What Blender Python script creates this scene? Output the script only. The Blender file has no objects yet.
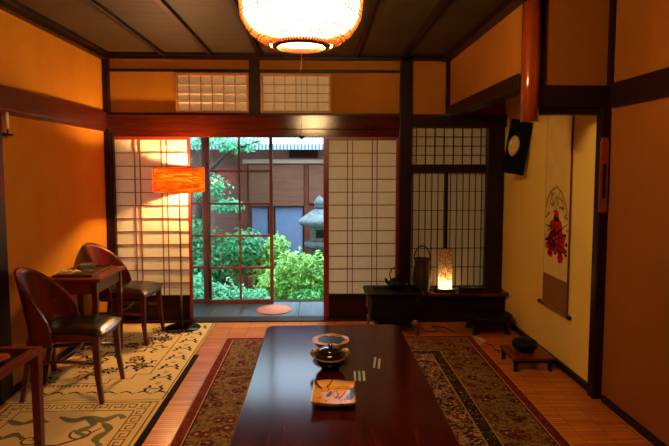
import bpy, bmesh, math, random
from mathutils import Vector, Matrix
random.seed(7)
C = bpy.context.scene.collection
PI = math.pi
rad = math.radians

# ---------------------------------------------------------------- camera, world, lights, exposure
sc = bpy.context.scene
cd = bpy.data.cameras.new('camera'); cam = bpy.data.objects.new('camera', cd); C.objects.link(cam)
cam.location = (0, 0, 1.47)
cam.rotation_euler = (rad(90 - 4.0), 0, rad(-1.83))
cd.sensor_width = 36; cd.lens = 36 * 515 / 669
cd.shift_x = 0; cd.shift_y = -19 / 669
cd.clip_start = 0.02
sc.camera = cam
vs = sc.view_settings
sc.display_settings.display_device = 'sRGB'
vs.view_transform = 'Standard'; vs.look = 'None'; vs.exposure = 0.0; vs.gamma = 1.0; vs.use_curve_mapping = False

w = bpy.data.worlds.new('sky'); sc.world = w; w.use_nodes = True
wn = w.node_tree.nodes; bg = wn['Background']
bg.inputs['Color'].default_value = (0.58, 0.80, 1.0, 1); bg.inputs['Strength'].default_value = 7.5
sd = bpy.data.lights.new('daylight', 'SUN'); sd.energy = 6.0; sd.angle = rad(25); sd.color = (.85, .95, 1.0)
sun = bpy.data.objects.new('daylight', sd); C.objects.link(sun); sun.rotation_euler = (rad(-18), rad(14), 0)

PENDANT = 94.0            # radiance of the lit paper in the pendant
LAMP_W = 1500.0              # radiance of the floor lamp bulb
SHELF_W = 110.0             # radiance of the shelf lamp bulb
WARM = (1.0, 0.50, 0.16)

# ---------------------------------------------------------------- materials
def s(r, g, b):
    f = lambda v: (v / 255 / 12.92) if v / 255 <= .04045 else ((v / 255 + .055) / 1.055) ** 2.4
    return (f(r), f(g), f(b), 1)

class N:
    def __init__(self, name):
        self.m = bpy.data.materials.new(name); self.m.use_nodes = True
        self.t = self.m.node_tree; self.n = self.t.nodes; self.l = self.t.links
        self.b = self.n['Principled BSDF']; self.out = self.n['Material Output']
        self.tc = self.n.new('ShaderNodeTexCoord')
    def link(self, a, b): self.l.new(a, b)
    def mapping(self, scale=(1, 1, 1), src='Object', loc=(0, 0, 0)):
        m = self.n.new('ShaderNodeMapping'); m.inputs['Scale'].default_value = scale; m.inputs['Location'].default_value = loc
        self.link(self.tc.outputs[src], m.inputs['Vector']); return m.outputs['Vector']
    def noise(self, vec, scale=5, detail=4, rough=.55, dist=0):
        n = self.n.new('ShaderNodeTexNoise'); n.inputs['Scale'].default_value = scale
        n.inputs['Detail'].default_value = detail; n.inputs['Roughness'].default_value = rough
        n.inputs['Distortion'].default_value = dist
        self.link(vec, n.inputs['Vector']); return n.outputs['Fac']
    def ramp(self, fac, stops, const=False):
        r = self.n.new('ShaderNodeValToRGB'); e = r.color_ramp.elements
        if const: r.color_ramp.interpolation = 'CONSTANT'
        while len(e) < len(stops): e.new(.5)
        for k, (p, c) in enumerate(stops): e[k].position = p; e[k].color = c
        self.link(fac, r.inputs['Fac']); return r.outputs['Color']
    def math(self, op, a, b=None, c=None):
        m = self.n.new('ShaderNodeMath'); m.operation = op
        for k, v in enumerate((a, b, c)):
            if v is None: continue
            if isinstance(v, (int, float)): m.inputs[k].default_value = v
            else: self.link(v, m.inputs[k])
        return m.outputs[0]
    def mix(self, f, a, b, mode='MIX'):
        m = self.n.new('ShaderNodeMix'); m.data_type = 'RGBA'; m.blend_type = mode
        for k, v in ((0, f), (6, a), (7, b)):
            if isinstance(v, (int, float, tuple)): m.inputs[k].default_value = v
            else: self.link(v, m.inputs[k])
        return m.outputs[2]
    def bump(self, h, strength=.3, dist=.01):
        b = self.n.new('ShaderNodeBump'); b.inputs['Strength'].default_value = strength; b.inputs['Distance'].default_value = dist
        self.link(h, b.inputs['Height']); self.link(b.outputs[0], self.b.inputs['Normal'])
    def col(self, c):
        if isinstance(c, tuple): self.b.inputs['Base Color'].default_value = c
        else: self.link(c, self.b.inputs['Base Color'])
    def set(self, **k):
        for a, v in k.items(): self.b.inputs[a.replace('_', ' ')].default_value = v

def wood(name, a, b, rough=.4, along='x', scale=6, spec=.5, coat=0):
    n = N(name)
    sx = {'x': (.6, 9, 9), 'y': (9, .6, 9), 'z': (9, 9, .6)}[along]
    v = n.mapping(sx); f = n.noise(v, scale, 5, .6, .6)
    n.col(n.ramp(f, [(.3, a), (.7, b)])); n.set(Roughness=rough)
    n.b.inputs['Specular IOR Level'].default_value = spec
    n.b.inputs['Coat Weight'].default_value = coat; n.b.inputs['Coat Roughness'].default_value = .15
    n.bump(f, .08, .003); return n.m

def plain(name, c, rough=.5, metal=0, spec=.5, var=.12, scale=20, coat=0):
    n = N(name); v = n.mapping(); f = n.noise(v, scale, 3)
    c2 = tuple(x * (1 - 2 * var) for x in c[:3]) + (1,)
    n.col(n.ramp(f, [(.3, c2), (.7, c)])); n.set(Roughness=rough, Metallic=metal)
    n.b.inputs['Specular IOR Level'].default_value = spec
    n.b.inputs['Coat Weight'].default_value = coat; n.b.inputs['Coat Roughness'].default_value = .08
    return n.m

def plaster(name, a, b, rough=.85):
    n = N(name); v = n.mapping(); f = n.noise(v, 1.6, 5, .6); g = n.noise(v, 60, 3, .7)
    vs_ = n.mapping((2, 2, .7)); h = n.noise(vs_, 1.3, 4, .6)
    k = n.math('ADD', n.math('MULTIPLY', f, .5), n.math('MULTIPLY', h, .5))
    base = n.ramp(k, [(.35, a), (.65, b)])
    n.col(n.mix(.18, base, n.ramp(g, [(.35, a), (.65, b)]))); n.set(Roughness=rough)
    n.b.inputs['Specular IOR Level'].default_value = .15
    n.bump(g, .15, .002); return n.m

def paper(name, c, trans=.5):
    n = N(name); v = n.mapping(); f = n.noise(v, 30, 4, .7)
    cc = n.ramp(f, [(.3, tuple(x * .92 for x in c[:3]) + (1,)), (.7, c)])
    d = n.n.new('ShaderNodeBsdfDiffuse'); t = n.n.new('ShaderNodeBsdfTranslucent'); m = n.n.new('ShaderNodeMixShader')
    n.link(cc, d.inputs['Color']); n.link(cc, t.inputs['Color']); m.inputs[0].default_value = trans
    n.link(d.outputs[0], m.inputs[1]); n.link(t.outputs[0], m.inputs[2]); n.link(m.outputs[0], n.out.inputs['Surface'])
    return n.m

def emis(name, c, st):
    n = N(name); n.set(Roughness=.8); n.col(c)
    n.b.inputs['Emission Color'].default_value = c; n.b.inputs['Emission Strength'].default_value = st
    return n.m

M = {}
M['plaster'] = plaster('ochre_plaster', s(172, 106, 18), s(196, 128, 28))
M['fusuma'] = plaster('amber_panel_paper', s(134, 76, 20), s(154, 90, 26), .7)
M['alcove'] = plaster('yellow_plaster', s(240, 204, 94), s(248, 216, 106), .9)
M['transom'] = plaster('transom_plaster', s(160, 98, 26), s(180, 114, 34))
M['beam'] = wood('red_brown_beam', s(54, 15, 7), s(88, 28, 12), .13, 'x', 5, .4)
M['beam_y'] = wood('red_brown_beam_depth', s(54, 15, 7), s(88, 28, 12), .28, 'y', 5, .35)
M['post'] = wood('dark_post_wood', s(24, 8, 5), s(40, 14, 8), .35, 'z', 5, .25)
M['darkx'] = wood('dark_rail_wood', s(24, 9, 5), s(42, 15, 8), .4, 'x', 5, .25)
M['darky'] = wood('dark_rail_wood_depth', s(24, 9, 5), s(42, 15, 8), .4, 'y', 5, .25)
M['lattice'] = wood('lattice_wood', s(120, 62, 30), s(150, 82, 40), .45, 'z', 6)
M['redframe'] = wood('red_door_stile', s(112, 30, 16), s(146, 44, 22), .35, 'z', 5)
M['ceil'] = wood('ceiling_board', s(46, 34, 16), s(74, 55, 28), .6, 'x', 2.2, .3)
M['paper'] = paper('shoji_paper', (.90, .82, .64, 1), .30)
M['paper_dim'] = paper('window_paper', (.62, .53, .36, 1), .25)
M['engawa'] = wood('porch_board', s(64, 72, 88), s(98, 108, 126), .3, 'y', 4, .6)
M['log'] = wood('polished_cedar_log', s(128, 46, 14), s(168, 72, 24), .18, 'z', 3, .6, .4)
M['chair'] = wood('mahogany_chair', s(66, 9, 4), s(98, 19, 8), .28, 'z', 4, .5, .3)
M['stable'] = wood('mahogany_table', s(86, 26, 10), s(120, 44, 18), .3, 'y', 4, .3, .1)
M['leather'] = plain('black_leather', s(20, 16, 10), .24, 0, .4, .1, 60)
M['black'] = plain('black_lacquer', s(12, 8, 7), .4, 0, .3)
M['matte'] = plain('matte_black_board', s(10, 8, 8), .8, 0, .1)
M['iron'] = plain('cast_iron', s(13, 10, 8), .5, .2, .3, .2, 90)
M['lacq'] = wood('lacquered_table_wood', s(38, 7, 4), s(74, 18, 8), .15, 'y', 2.5, .2, 0)
M['metal'] = plain('brushed_metal', s(190, 180, 165), .25, 1, .5, .1)
M['bronze'] = plain('old_bronze', s(150, 124, 92), .3, 1, .5, .2, 40)
M['stone'] = plain('granite', s(112, 128, 128), .9, 0, .2, .25, 25)
M['white'] = plain('white_wax', s(240, 226, 190), .5)
M['straw'] = None
M['cordm'] = plain('cord_rubber', s(26, 14, 10), .5)
M['beige'] = plain('beige_plastic', s(196, 168, 116), .45)

def glass(name, tint=(1, 1, 1, 1), rough=.0):
    n = N(name); g = n.n.new('ShaderNodeBsdfGlossy'); t = n.n.new('ShaderNodeBsdfTransparent'); m = n.n.new('ShaderNodeMixShader')
    fr = n.n.new('ShaderNodeFresnel'); fr.inputs['IOR'].default_value = 1.45
    g.inputs['Roughness'].default_value = rough; t.inputs['Color'].default_value = tint
    n.link(fr.outputs[0], m.inputs[0]); n.link(t.outputs[0], m.inputs[1]); n.link(g.outputs[0], m.inputs[2])
    n.link(m.outputs[0], n.out.inputs['Surface']); return n.m
M['glass'] = glass('window_glass', (.96, .99, .98, 1))
n = N('clear_bowl_glass'); n.col((1, .95, .8, 1)); n.set(Roughness=.03); n.b.inputs['Transmission Weight'].default_value = .9
M['bowlglass'] = n.m

# rattan floor: narrow split canes laid across the room, short pieces
n = N('rattan_floor')
v = n.mapping()
br = n.n.new('ShaderNodeTexBrick'); n.link(v, br.inputs['Vector'])
br.inputs['Scale'].default_value = 1; br.inputs['Brick Width'].default_value = .16; br.inputs['Row Height'].default_value = .024
br.inputs['Mortar Size'].default_value = .0022; br.inputs['Bias'].default_value = 0
br.offset = .0
br.inputs['Color1'].default_value = s(192, 104, 32); br.inputs['Color2'].default_value = s(222, 136, 50); br.inputs['Mortar'].default_value = s(96, 40, 18)
st = n.noise(n.mapping((.35, 26, 1)), 1.4, 4, .6)
n.col(n.mix(.5, br.outputs['Color'], n.ramp(st, [(.3, s(140, 62, 26)), (.7, s(216, 124, 62))]), 'MULTIPLY'))
n.col(n.mix(.42, br.outputs['Color'], n.ramp(st, [(.3, s(140, 54, 14)), (.7, s(222, 126, 44))])))
n.set(Roughness=.26); n.bump(br.outputs['Fac'], -.2, .001); n.b.inputs['Specular IOR Level'].default_value = .5
M['floor'] = n.m

# straw seat mat
n = N('woven_straw'); v = n.mapping()
wv = n.n.new('ShaderNodeTexWave'); wv.wave_type = 'RINGS'; wv.rings_direction = 'Z'; wv.inputs['Scale'].default_value = 22
n.link(v, wv.inputs['Vector']); n.col(n.ramp(wv.outputs['Fac'], [(.1, s(132, 70, 48)), (.9, s(186, 112, 80))])); n.set(Roughness=.8)
M['straw'] = n.m

# orange veneer of the floor lamp, lit from inside
n = N('orange_veneer_shade'); v = n.mapping((1, 1, 7)); f = n.noise(v, 5, 5, .6, 1.6)
cc = n.ramp(f, [(.32, s(186, 20, 3)), (.5, s(236, 52, 5)), (.68, s(255, 104, 16))])
d = n.n.new('ShaderNodeBsdfDiffuse'); t = n.n.new('ShaderNodeBsdfTranslucent'); m = n.n.new('ShaderNodeMixShader'); a = n.n.new('ShaderNodeAddShader')
e = n.n.new('ShaderNodeEmission'); n.link(cc, e.inputs['Color']); e.inputs['Strength'].default_value = .55
n.link(cc, d.inputs['Color']); n.link(cc, t.inputs['Color']); m.inputs[0].default_value = .14
n.link(d.outputs[0], m.inputs[1]); n.link(t.outputs[0], m.inputs[2]); n.link(m.outputs[0], a.inputs[0]); n.link(e.outputs[0], a.inputs[1])
n.link(a.outputs[0], n.out.inputs['Surface']); M['shade'] = n.m

# pierced shelf lamp: small holes over translucent paper
n = N('pierced_lamp_sleeve'); v = n.mapping()
vo = n.n.new('ShaderNodeTexVoronoi'); vo.feature = 'DISTANCE_TO_EDGE'; vo.inputs['Scale'].default_value = 75; n.link(v, vo.inputs['Vector'])
k = n.math('GREATER_THAN', vo.outputs['Distance'], .14)
d = n.n.new('ShaderNodeBsdfDiffuse'); d.inputs['Color'].default_value = s(150, 96, 40)
t = n.n.new('ShaderNodeBsdfTranslucent'); t.inputs['Color'].default_value = (1, .86, .6, 1); m = n.n.new('ShaderNodeMixShader')
n.link(k, m.inputs[0]); n.link(d.outputs[0], m.inputs[1]); n.link(t.outputs[0], m.inputs[2]); n.link(m.outputs[0], n.out.inputs['Surface'])
M['pierced'] = n.m

def leafmat(name, a, b):
    n = N(name); v = n.mapping(); f = n.noise(v, 26, 2, .7)
    cc = n.ramp(f, [(.3, a), (.7, b)])
    t = n.n.new('ShaderNodeBsdfTranslucent'); m = n.n.new('ShaderNodeMixShader'); m.inputs[0].default_value = .22
    n.col(cc); n.link(cc, t.inputs['Color']); n.set(Roughness=.4)
    n.link(n.b.outputs[0], m.inputs[1]); n.link(t.outputs[0], m.inputs[2]); n.link(m.outputs[0], n.out.inputs['Surface'])
    return n.m
M['leafA'] = leafmat('leaf_green', s(20, 110, 44), s(80, 184, 70))
M['leafB'] = leafmat('leaf_light', s(46, 136, 40), s(170, 226, 96))
M['leafC'] = leafmat('leaf_deep', s(8, 84, 44), s(70, 186, 110))
M['leafD'] = leafmat('leaf_teal', s(12, 100, 60), s(110, 214, 150))
M['bark'] = plain('bark', s(70, 52, 40), .9)

# ---------------------------------------------------------------- mesh helpers
class MB:
    def __init__(self): self.bm = bmesh.new()
    def box(self, x0, x1, y0, y1, z0, z1, mi=0):
        vs = [self.bm.verts.new(p) for p in ((x0,y0,z0),(x1,y0,z0),(x1,y1,z0),(x0,y1,z0),(x0,y0,z1),(x1,y0,z1),(x1,y1,z1),(x0,y1,z1))]
        for q in ((3,2,1,0),(4,5,6,7),(0,1,5,4),(1,2,6,5),(2,3,7,6),(3,0,4,7)):
            f = self.bm.faces.new([vs[i] for i in q]); f.material_index = mi
        return self
    def poly(self, pts, mi=0):
        f = self.bm.faces.new([self.bm.verts.new(p) for p in pts]); f.material_index = mi; return self
    def prism(self, pts, z0, z1, mi=0):            # outline in xy, counter-clockwise
        a = [self.bm.verts.new((x, y, z0)) for x, y in pts]; b = [self.bm.verts.new((x, y, z1)) for x, y in pts]
        self.bm.faces.new(a[::-1]).material_index = mi; self.bm.faces.new(b).material_index = mi
        for i in range(len(pts)):
            j = (i + 1) % len(pts); self.bm.faces.new((a[i], a[j], b[j], b[i])).material_index = mi
        return self
    def tube(self, path, r, n=8, mi=0, cap=True, closed=False, flat=1.0):
        P = [Vector(p) for p in path]; R = r if isinstance(r, (list, tuple)) else [r] * len(P)
        rings = []; prev = None
        for i, p in enumerate(P):
            if closed: t = P[(i + 1) % len(P)] - P[i - 1]
            else: t = P[min(i + 1, len(P) - 1)] - P[max(i - 1, 0)]
            t.normalize()
            if prev is None: u = t.orthogonal().normalized()
            else: u = (prev - t * prev.dot(t)).normalized()
            prev = u; v = t.cross(u)
            rings.append([self.bm.verts.new(p + (u * math.cos(2 * PI * k / n) + v * math.sin(2 * PI * k / n) * flat) * R[i]) for k in range(n)])
        m = len(rings)
        for i in range(m if closed else m - 1):
            a, b = rings[i], rings[(i + 1) % m]
            for k in range(n):
                f = self.bm.faces.new((a[k], a[(k + 1) % n], b[(k + 1) % n], b[k])); f.material_index = mi; f.smooth = True
        if cap and not closed:
            self.bm.faces.new(rings[0][::-1]).material_index = mi; self.bm.faces.new(rings[-1]).material_index = mi
        return self
    def sqbar(self, path, ws, mi=0):                # square-section tapered leg, ws: half widths
        rings = []
        for p, h in zip(path, ws):
            rings.append([self.bm.verts.new((p[0] + dx * h, p[1] + dy * h, p[2])) for dx, dy in ((-1,-1),(1,-1),(1,1),(-1,1))])
        for a, b in zip(rings, rings[1:]):
            for k in range(4): self.bm.faces.new((a[k], a[(k+1)%4], b[(k+1)%4], b[k])).material_index = mi
        self.bm.faces.new(rings[0][::-1]); self.bm.faces.new(rings[-1]); return self
    def lathe(self, prof, n=32, c=(0, 0, 0), mi=0, cap=True, sq=None):
        rings = []
        for r, z in prof:
            ring = []
            for k in range(n):
                a = 2 * PI * k / n; rr = r
                if sq: rr = r / (abs(math.cos(a)) ** sq + abs(math.sin(a)) ** sq) ** (1 / sq)
                ring.append(self.bm.verts.new((c[0] + rr * math.cos(a), c[1] + rr * math.sin(a), c[2] + z)))
            rings.append(ring)
        for a, b in zip(rings, rings[1:]):
            for k in range(n):
                f = self.bm.faces.new((a[k], a[(k + 1) % n], b[(k + 1) % n], b[k])); f.material_index = mi; f.smooth = True
        if cap:
            if prof[0][0] > 1e-5: self.bm.faces.new(rings[0][::-1]).material_index = mi
            if prof[-1][0] > 1e-5: self.bm.faces.new(rings[-1]).material_index = mi
        return self
    def ribbon(self, path, w, z, mi, closed=False):  # flat line in the xy plane at height z
        P = [Vector((p[0], p[1], 0)) for p in path]; n = len(P); L = []; 
        for i, p in enumerate(P):
            if closed: t0 = (p - P[i - 1]); t1 = (P[(i + 1) % n] - p)
            else: t0 = p - P[max(i - 1, 0)]; t1 = P[min(i + 1, n - 1)] - p
            if t0.length < 1e-9: t0 = t1
            if t1.length < 1e-9: t1 = t0
            t0 = t0.normalized(); t1 = t1.normalized(); t = (t0 + t1)
            t = t.normalized() if t.length > 1e-6 else t0
            q = Vector((-t.y, t.x, 0)); k = 1 / max(.5, q.dot(Vector((-t0.y, t0.x, 0))))
            ww = w[i] if isinstance(w, (list, tuple)) else w
            q *= ww * .5 * k
            L.append((self.bm.verts.new((p.x + q.x, p.y + q.y, z)), self.bm.verts.new((p.x - q.x, p.y - q.y, z))))
        for i in range(n if closed else n - 1):
            a, b = L[i], L[(i + 1) % n]
            f = self.bm.faces.new((a[1], b[1], b[0], a[0])); f.material_index = mi
        return self
    def build(self, name, mats, parent=None, bevel=0, recenter=True, smooth=False, mat4=None):
        bm = self.bm
        if mat4 is not None: bm.transform(mat4)
        if not smooth or True: bmesh.ops.recalc_face_normals(bm, faces=bm.faces)
        me = bpy.data.meshes.new(name)
        loc = Vector((0, 0, 0))
        if parent is None and recenter and len(bm.verts):
            xs = [v.co.x for v in bm.verts]; ys = [v.co.y for v in bm.verts]; zs = [v.co.z for v in bm.verts]
            loc = Vector(((min(xs) + max(xs)) / 2, (min(ys) + max(ys)) / 2, min(zs)))
            bmesh.ops.translate(bm, verts=bm.verts, vec=-loc)
        if smooth:
            for f in bm.faces: f.smooth = True
        bm.to_mesh(me); bm.free()
        for m in (mats if isinstance(mats, (list, tuple)) else [mats]): me.materials.append(m)
        o = bpy.data.objects.new(name, me); C.objects.link(o); o.location = loc
        if parent: o.parent = parent
        if bevel:
            b = o.modifiers.new('bevel', 'BEVEL'); b.width = bevel; b.segments = 2; b.limit_method = 'ANGLE'; b.angle_limit = rad(50)
        return o

def struct(o, label=None):
    o['kind'] = 'structure'
    if label: o['label'] = label
    return o
def tag(o, label, cat, group=None, kind=None):
    o['label'] = label; o['category'] = cat
    if group: o['group'] = group
    if kind: o['kind'] = kind
    return o
def thing(name, loc, label, cat, rotz=0, group=None):
    o = bpy.data.objects.new(name, None); C.objects.link(o); o.location = loc; o.rotation_euler = (0, 0, rotz)
    o.empty_display_size = .05
    return tag(o, label, cat, group)
def sempty(name, loc=(0, 0, 0), label=None):
    o = bpy.data.objects.new(name, None); C.objects.link(o); o.location = loc; o.empty_display_size = .05
    return struct(o, label)
def kids(o): return [c for c in list(bpy.data.objects) if c.parent == o]
def copy_tree(o, parent=None):
    c = o.copy(); C.objects.link(c)
    if parent: c.parent = parent
    for ch in kids(o): copy_tree(ch, c)
    return c

XL, XR, YB, ZC = -1.99, 1.80, 4.91, 2.52
YF = -1.3
# ================================================================= STRUCTURE
struct(MB().box(XL - .1, XR + .1, YF - .1, 4.87, -.08, 0).build('floor', M['floor'], recenter=False))
struct(MB().box(XL - .14, XL, YF - .1, YB + .02, -.08, ZC + .1).build('wall_left', M['plaster'], recenter=False))
struct(MB().box(XL - .14, XR + .14, YF - .14, YF, -.08, ZC + .1).build('wall_rear', M['plaster'], recenter=False))
struct(MB().box(XR, XR + .14, YF - .1, 3.17, -.08, ZC + .1).build('wall_right', M['fusuma'], recenter=False))
struct(MB().box(XR - .008, XR + .14, 3.17, YB + .02, -.08, ZC + .1).build('wall_alcove_right', M['alcove'], recenter=False))

# ceiling
ce = struct(MB().box(XL - .1, XR + .1, YF - .1, YB + .05, ZC, ZC + .08).build('ceiling', M['ceil'], recenter=False))
for x in (-1.41, -.98, -.53, -.09, .35, .79):
    MB().box(x - .02, x + .02, YF, YB, ZC - .028, ZC + .0).build('batten', M['darky'], ce, .003)
y = 4.35
mb = MB()
# moldings
MB().box(XL, XL + .05, YF, YB, ZC - .055, ZC).box(XL + .05, XL + .10, YF, YB, ZC - .022, ZC).build('molding', M['darky'], ce)
MB().box(XL, 1.25, YB - .05, YB, ZC - .045, ZC).box(XL, 1.25, YB - .1, YB - .05, ZC - .022, ZC).build('molding', M['darkx'], ce)
MB().box(1.17, 1.25, 3.1, YB, ZC - .05, ZC).build('molding', M['darky'], ce)

# back wall, upper part
def B(name, mat, *a, bev=0, label=None):
    return struct(MB().box(*a).build(name, mat, bevel=bev), label)
B('wall_back', M['transom'], XL, XR, YB + .02, YB + .08, 1.97, ZC + .05)
B('trim_1', M['beam'], XL, .79, YB - .035, YB + .06, 1.835, 1.965, bev=.004, label='red brown lintel beam across the garden opening')
B('trim_2', M['beam'], XL, .79, YB + .0, YB + .08, 1.76, 1.835, bev=.003, label='grooved head rail above the paper doors')
B('trim_3', M['darkx'], XL, .79, YB - .0, YB + .03, 2.365, 2.39, bev=.002, label='thin dark rail high on the back wall')
B('trim_4', M['darkx'], XL, .79, YB - .01, YB + .03, 1.965, 1.985, label='dark sill strip under the transoms')
B('trim_5', M['post'], -1.99, -1.935, YB - .03, YB + .1, 0, ZC, bev=.005, label='dark corner post at the left end of the back wall')
B('trim_31', M['post'], -1.935, -1.91, YB - .02, YB + .1, 0, 1.80, bev=.003, label='slim dark jamb at the left end of the paper doors')
B('trim_6', M['post'], -.64, -.545, YB - .02, YB + .04, 1.965, ZC, bev=.004, label='short dark post between the two transoms')
B('trim_7', M['post'], .775, .885, YB - .05, YB + .1, 0, ZC, bev=.006, label='full height dark post beside the lattice window')
B('trim_8', M['post'], 1.62, 1.785, YB - .02, YB + .1, 0, 1.98, bev=.006, label='wide dark post in the alcove corner')
B('trim_9', M['darkx'], .88, XR, YB - .04, YB + .08, 1.855, 1.955, bev=.004, label='dark lintel over the lattice window')
B('trim_10', M['beam'], .88, XR, YB - .05, YB + .03, 1.955, 1.975, label='thin red rail over the lattice window')
B('trim_11', M['darkx'], .88, 1.62, YB - .01, YB + .08, 1.425, 1.505, bev=.003, label='dark rail between upper and lower lattice')
B('trim_12', M['post'], 1.215, 1.25, YB - .02, YB + .02, 1.975, ZC, label='slim dark strip in the upper right corner')
B('trim_13', M['darkx'], -1.99, .79, YB - .06, YB + .1, -.06, .012, bev=.003, label='grooved wooden threshold under the paper doors')
B('wall_back_low', M['darkx'], .88, XR, YB + .0, YB + .06, -.02, .27)
B('trim_14', M['beam'], .89, XR - .012, 4.70, YB, .27, .30, bev=.004, label='shelf board below the lattice window')
B('trim_15', M['darkx'], .89, XR - .012, 4.80, YB - .02, 0, .27, label='dark board under the shelf')

# ranma (transom lattices)
def grid(mb, x0, x1, y0, y1, z0, z1, xs, zs, t):
    for x in xs: mb.box(x - t / 2, x + t / 2, y0, y1, z0, z1)
    for z in zs: mb.box(x0, x1, y0 + .001, y1 - .001, z - t / 2, z + t / 2)
M['rpaper'] = paper('transom_paper', (.95, .92, .84, 1), .0)
M['ranma'] = wood('pale_lattice_wood', s(150, 92, 36), s(178, 114, 52), .45, 'x', 6)
def ranma(nm, x0, x1, lab):
    w_ = sempty(nm, ((x0 + x1) / 2, YB, 1.985), lab)
    h = (x1 - x0) / 2; H = .365; fr = .022
    MB().box(-h, h, -.02, .012, 0, fr).box(-h, h, -.02, .012, H - fr, H).box(-h, -h + fr, -.02, .012, fr, H - fr).box(h - fr, h, -.02, .012, fr, H - fr).build('window_frame', M['ranma'], w_, .002)
    mb = MB(); xs = [-h + fr + (2 * h - 2 * fr) * k / 6 for k in range(1, 6)]; zs = [fr + (H - 2 * fr) * k / 4 for k in range(1, 4)]
    grid(mb, -h + fr, h - fr, -.016, .004, fr, H - fr, xs, zs, .007); mb.build('lattice', M['ranma'], w_)
    MB().box(-h + fr, h - fr, .006, .008, fr, H - fr).build('paper', M['rpaper'], w_)
ranma('window_1', -1.325, -.645, 'left paper transom above the garden opening')
ranma('window_2', -.535, .125, 'right paper transom above the garden opening')

# paper sliding doors
def shoji(nm, x0, x1, lab, yoff=0, ztop=1.765):
    d = sempty(nm, ((x0 + x1) / 2, YB + yoff, .012), lab)
    h = (x1 - x0) / 2; zt = ztop - .012; st = .028; zb = .235
    MB().box(-h, -h + st, 0, .032, 0, zt).box(h - st, h, 0, .032, 0, zt).box(-h + st, h - st, 0, .032, zt - .03, zt).build('frame', M['redframe'], d, .003)
    MB().box(-h + st, h - st, .006, .026, 0, zb - .012).box(-h + st, h - st, 0, .032, zb - .012, zb + .004).build('lower_panel', M['darkx'], d)
    a, b = -h + st, h - st; W = b - a; mb = MB()
    grid(mb, a, b, .008, .022, zb, zt - .03, [a + W * k for k in (.278, .352, .645, .717)], [zb + (zt - .03 - zb) * k / 12 for k in range(1, 12)], .0075)
    mb.build('lattice', M['lattice'], d)
    MB().box(a, b, .0235, .0245, zb, zt - .03).build('paper', M['paper'], d)
shoji('door_1', -1.945, -1.205, 'paper sliding door lit by the orange floor lamp')
shoji('door_2', .075, .775, 'paper sliding door right of the garden opening')
struct(MB().box(.052, .077, YB - .0, YB + .08, 0, 1.765).build('trim_16', M['redframe']), 'slim red stile at the right edge of the garden opening')

# lattice window right
w3 = sempty('window_3', (1.25, YB + .03, .30), 'tall lattice window behind the shelf lamp')
mb = MB(); a, b = -.365, .37
grid(mb, a, b, 0, .014, 1.205, 1.555, [a + .02 + .0895 * k + .04 for k in range(0, 8)], [1.205 + .0875 * k for k in range(1, 4)], .0075)
mb.build('lattice', M['darkx'], w3)
mb = MB(); grid(mb, a, b, 0, .014, 0, 1.125, [a + .031 + .061 * k for k in range(0, 12)], [.02 + .185 * k for k in range(1, 7)], .006)
mb.box(-.02, .004, -.012, .02, 0, 1.125).box(a, b, -.01, .016, 0, .02); mb.build('lattice', M['darkx'], w3)
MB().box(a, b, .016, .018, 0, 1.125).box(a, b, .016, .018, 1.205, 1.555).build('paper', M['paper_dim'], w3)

# left wall rails and post
B('trim_17', M['beam_y'], XL, XL + .035, YF, YB - .03, 1.835, 1.985, bev=.004, label='red brown rail along the left wall')
B('trim_18', M['beam_y'], XL, XL + .02, YF, YB - .03, 1.81, 1.835, label='lower lip of the left wall rail')
B('trim_19', M['post'], XL, XL + .03, 3.16, 3.29, 0, 1.81, bev=.004, label='dark post at the near end of the left wall')
B('baseboard_left', M['darky'], XL, XL + .012, 3.29, YB - .03, 0, .05)
# alcove front: hanging wall, beams, pole
B('wall_hanging', M['transom'], 1.25, 1.32, 3.2, YB, 2.05, ZC)
B('trim_20', M['darky'], 1.235, 1.34, 3.2, YB - .02, 1.955, 2.055, bev=.005, label='dark beam under the hanging wall')
B('wall_alcove_front', M['fusuma'], 1.30, XR + .002, 3.165, 3.22, 1.97, ZC)
B('trim_21', M['darkx'], 1.27, XR + .02, 3.14, 3.235, 1.84, 1.975, bev=.005, label='dark lintel over the alcove front')
B('trim_22', M['darkx'], 1.36, XR, 3.17, 3.235, 1.80, 1.84, label='recessed underside rail of the alcove lintel')
B('trim_23', M['post'], 1.742, XR + .03, 3.13, 3.20, 0, 1.84, bev=.006, label='dark post between alcove and amber wall panel')
B('trim_24', M['post'], XR - .02, XR + .03, 3.12, 3.18, 1.97, ZC, label='thin dark corner post above the lintel')
B('trim_25', M['post'], 1.365, 1.385, 3.15, 3.17, 1.975, ZC, label='dark strip beside the cedar log')
B('ceiling_alcove', M['ceil'], 1.32, XR, 3.22, YB, 2.36, 2.40)
lg = MB(); lg.tube([(1.303, 3.165, 1.752), (1.303, 3.165, 2.0), (1.303, 3.165, ZC)], [.054, .055, .056], 28)
struct(lg.build('trim_26', M['log']), 'polished round cedar log hanging in front of the alcove')
B('trim_27', M['darky'], XR - .03, XR, YF, 3.10, 1.835, 1.98, bev=.004, label='dark rail along the right wall')
B('baseboard_right', M['darky'], XR - .02, XR, YF, 3.10, 0, .04)
B('baseboard_alcove', M['darky'], XR - .03, XR - .006, 3.20, YB - .02, 0, .045)

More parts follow.
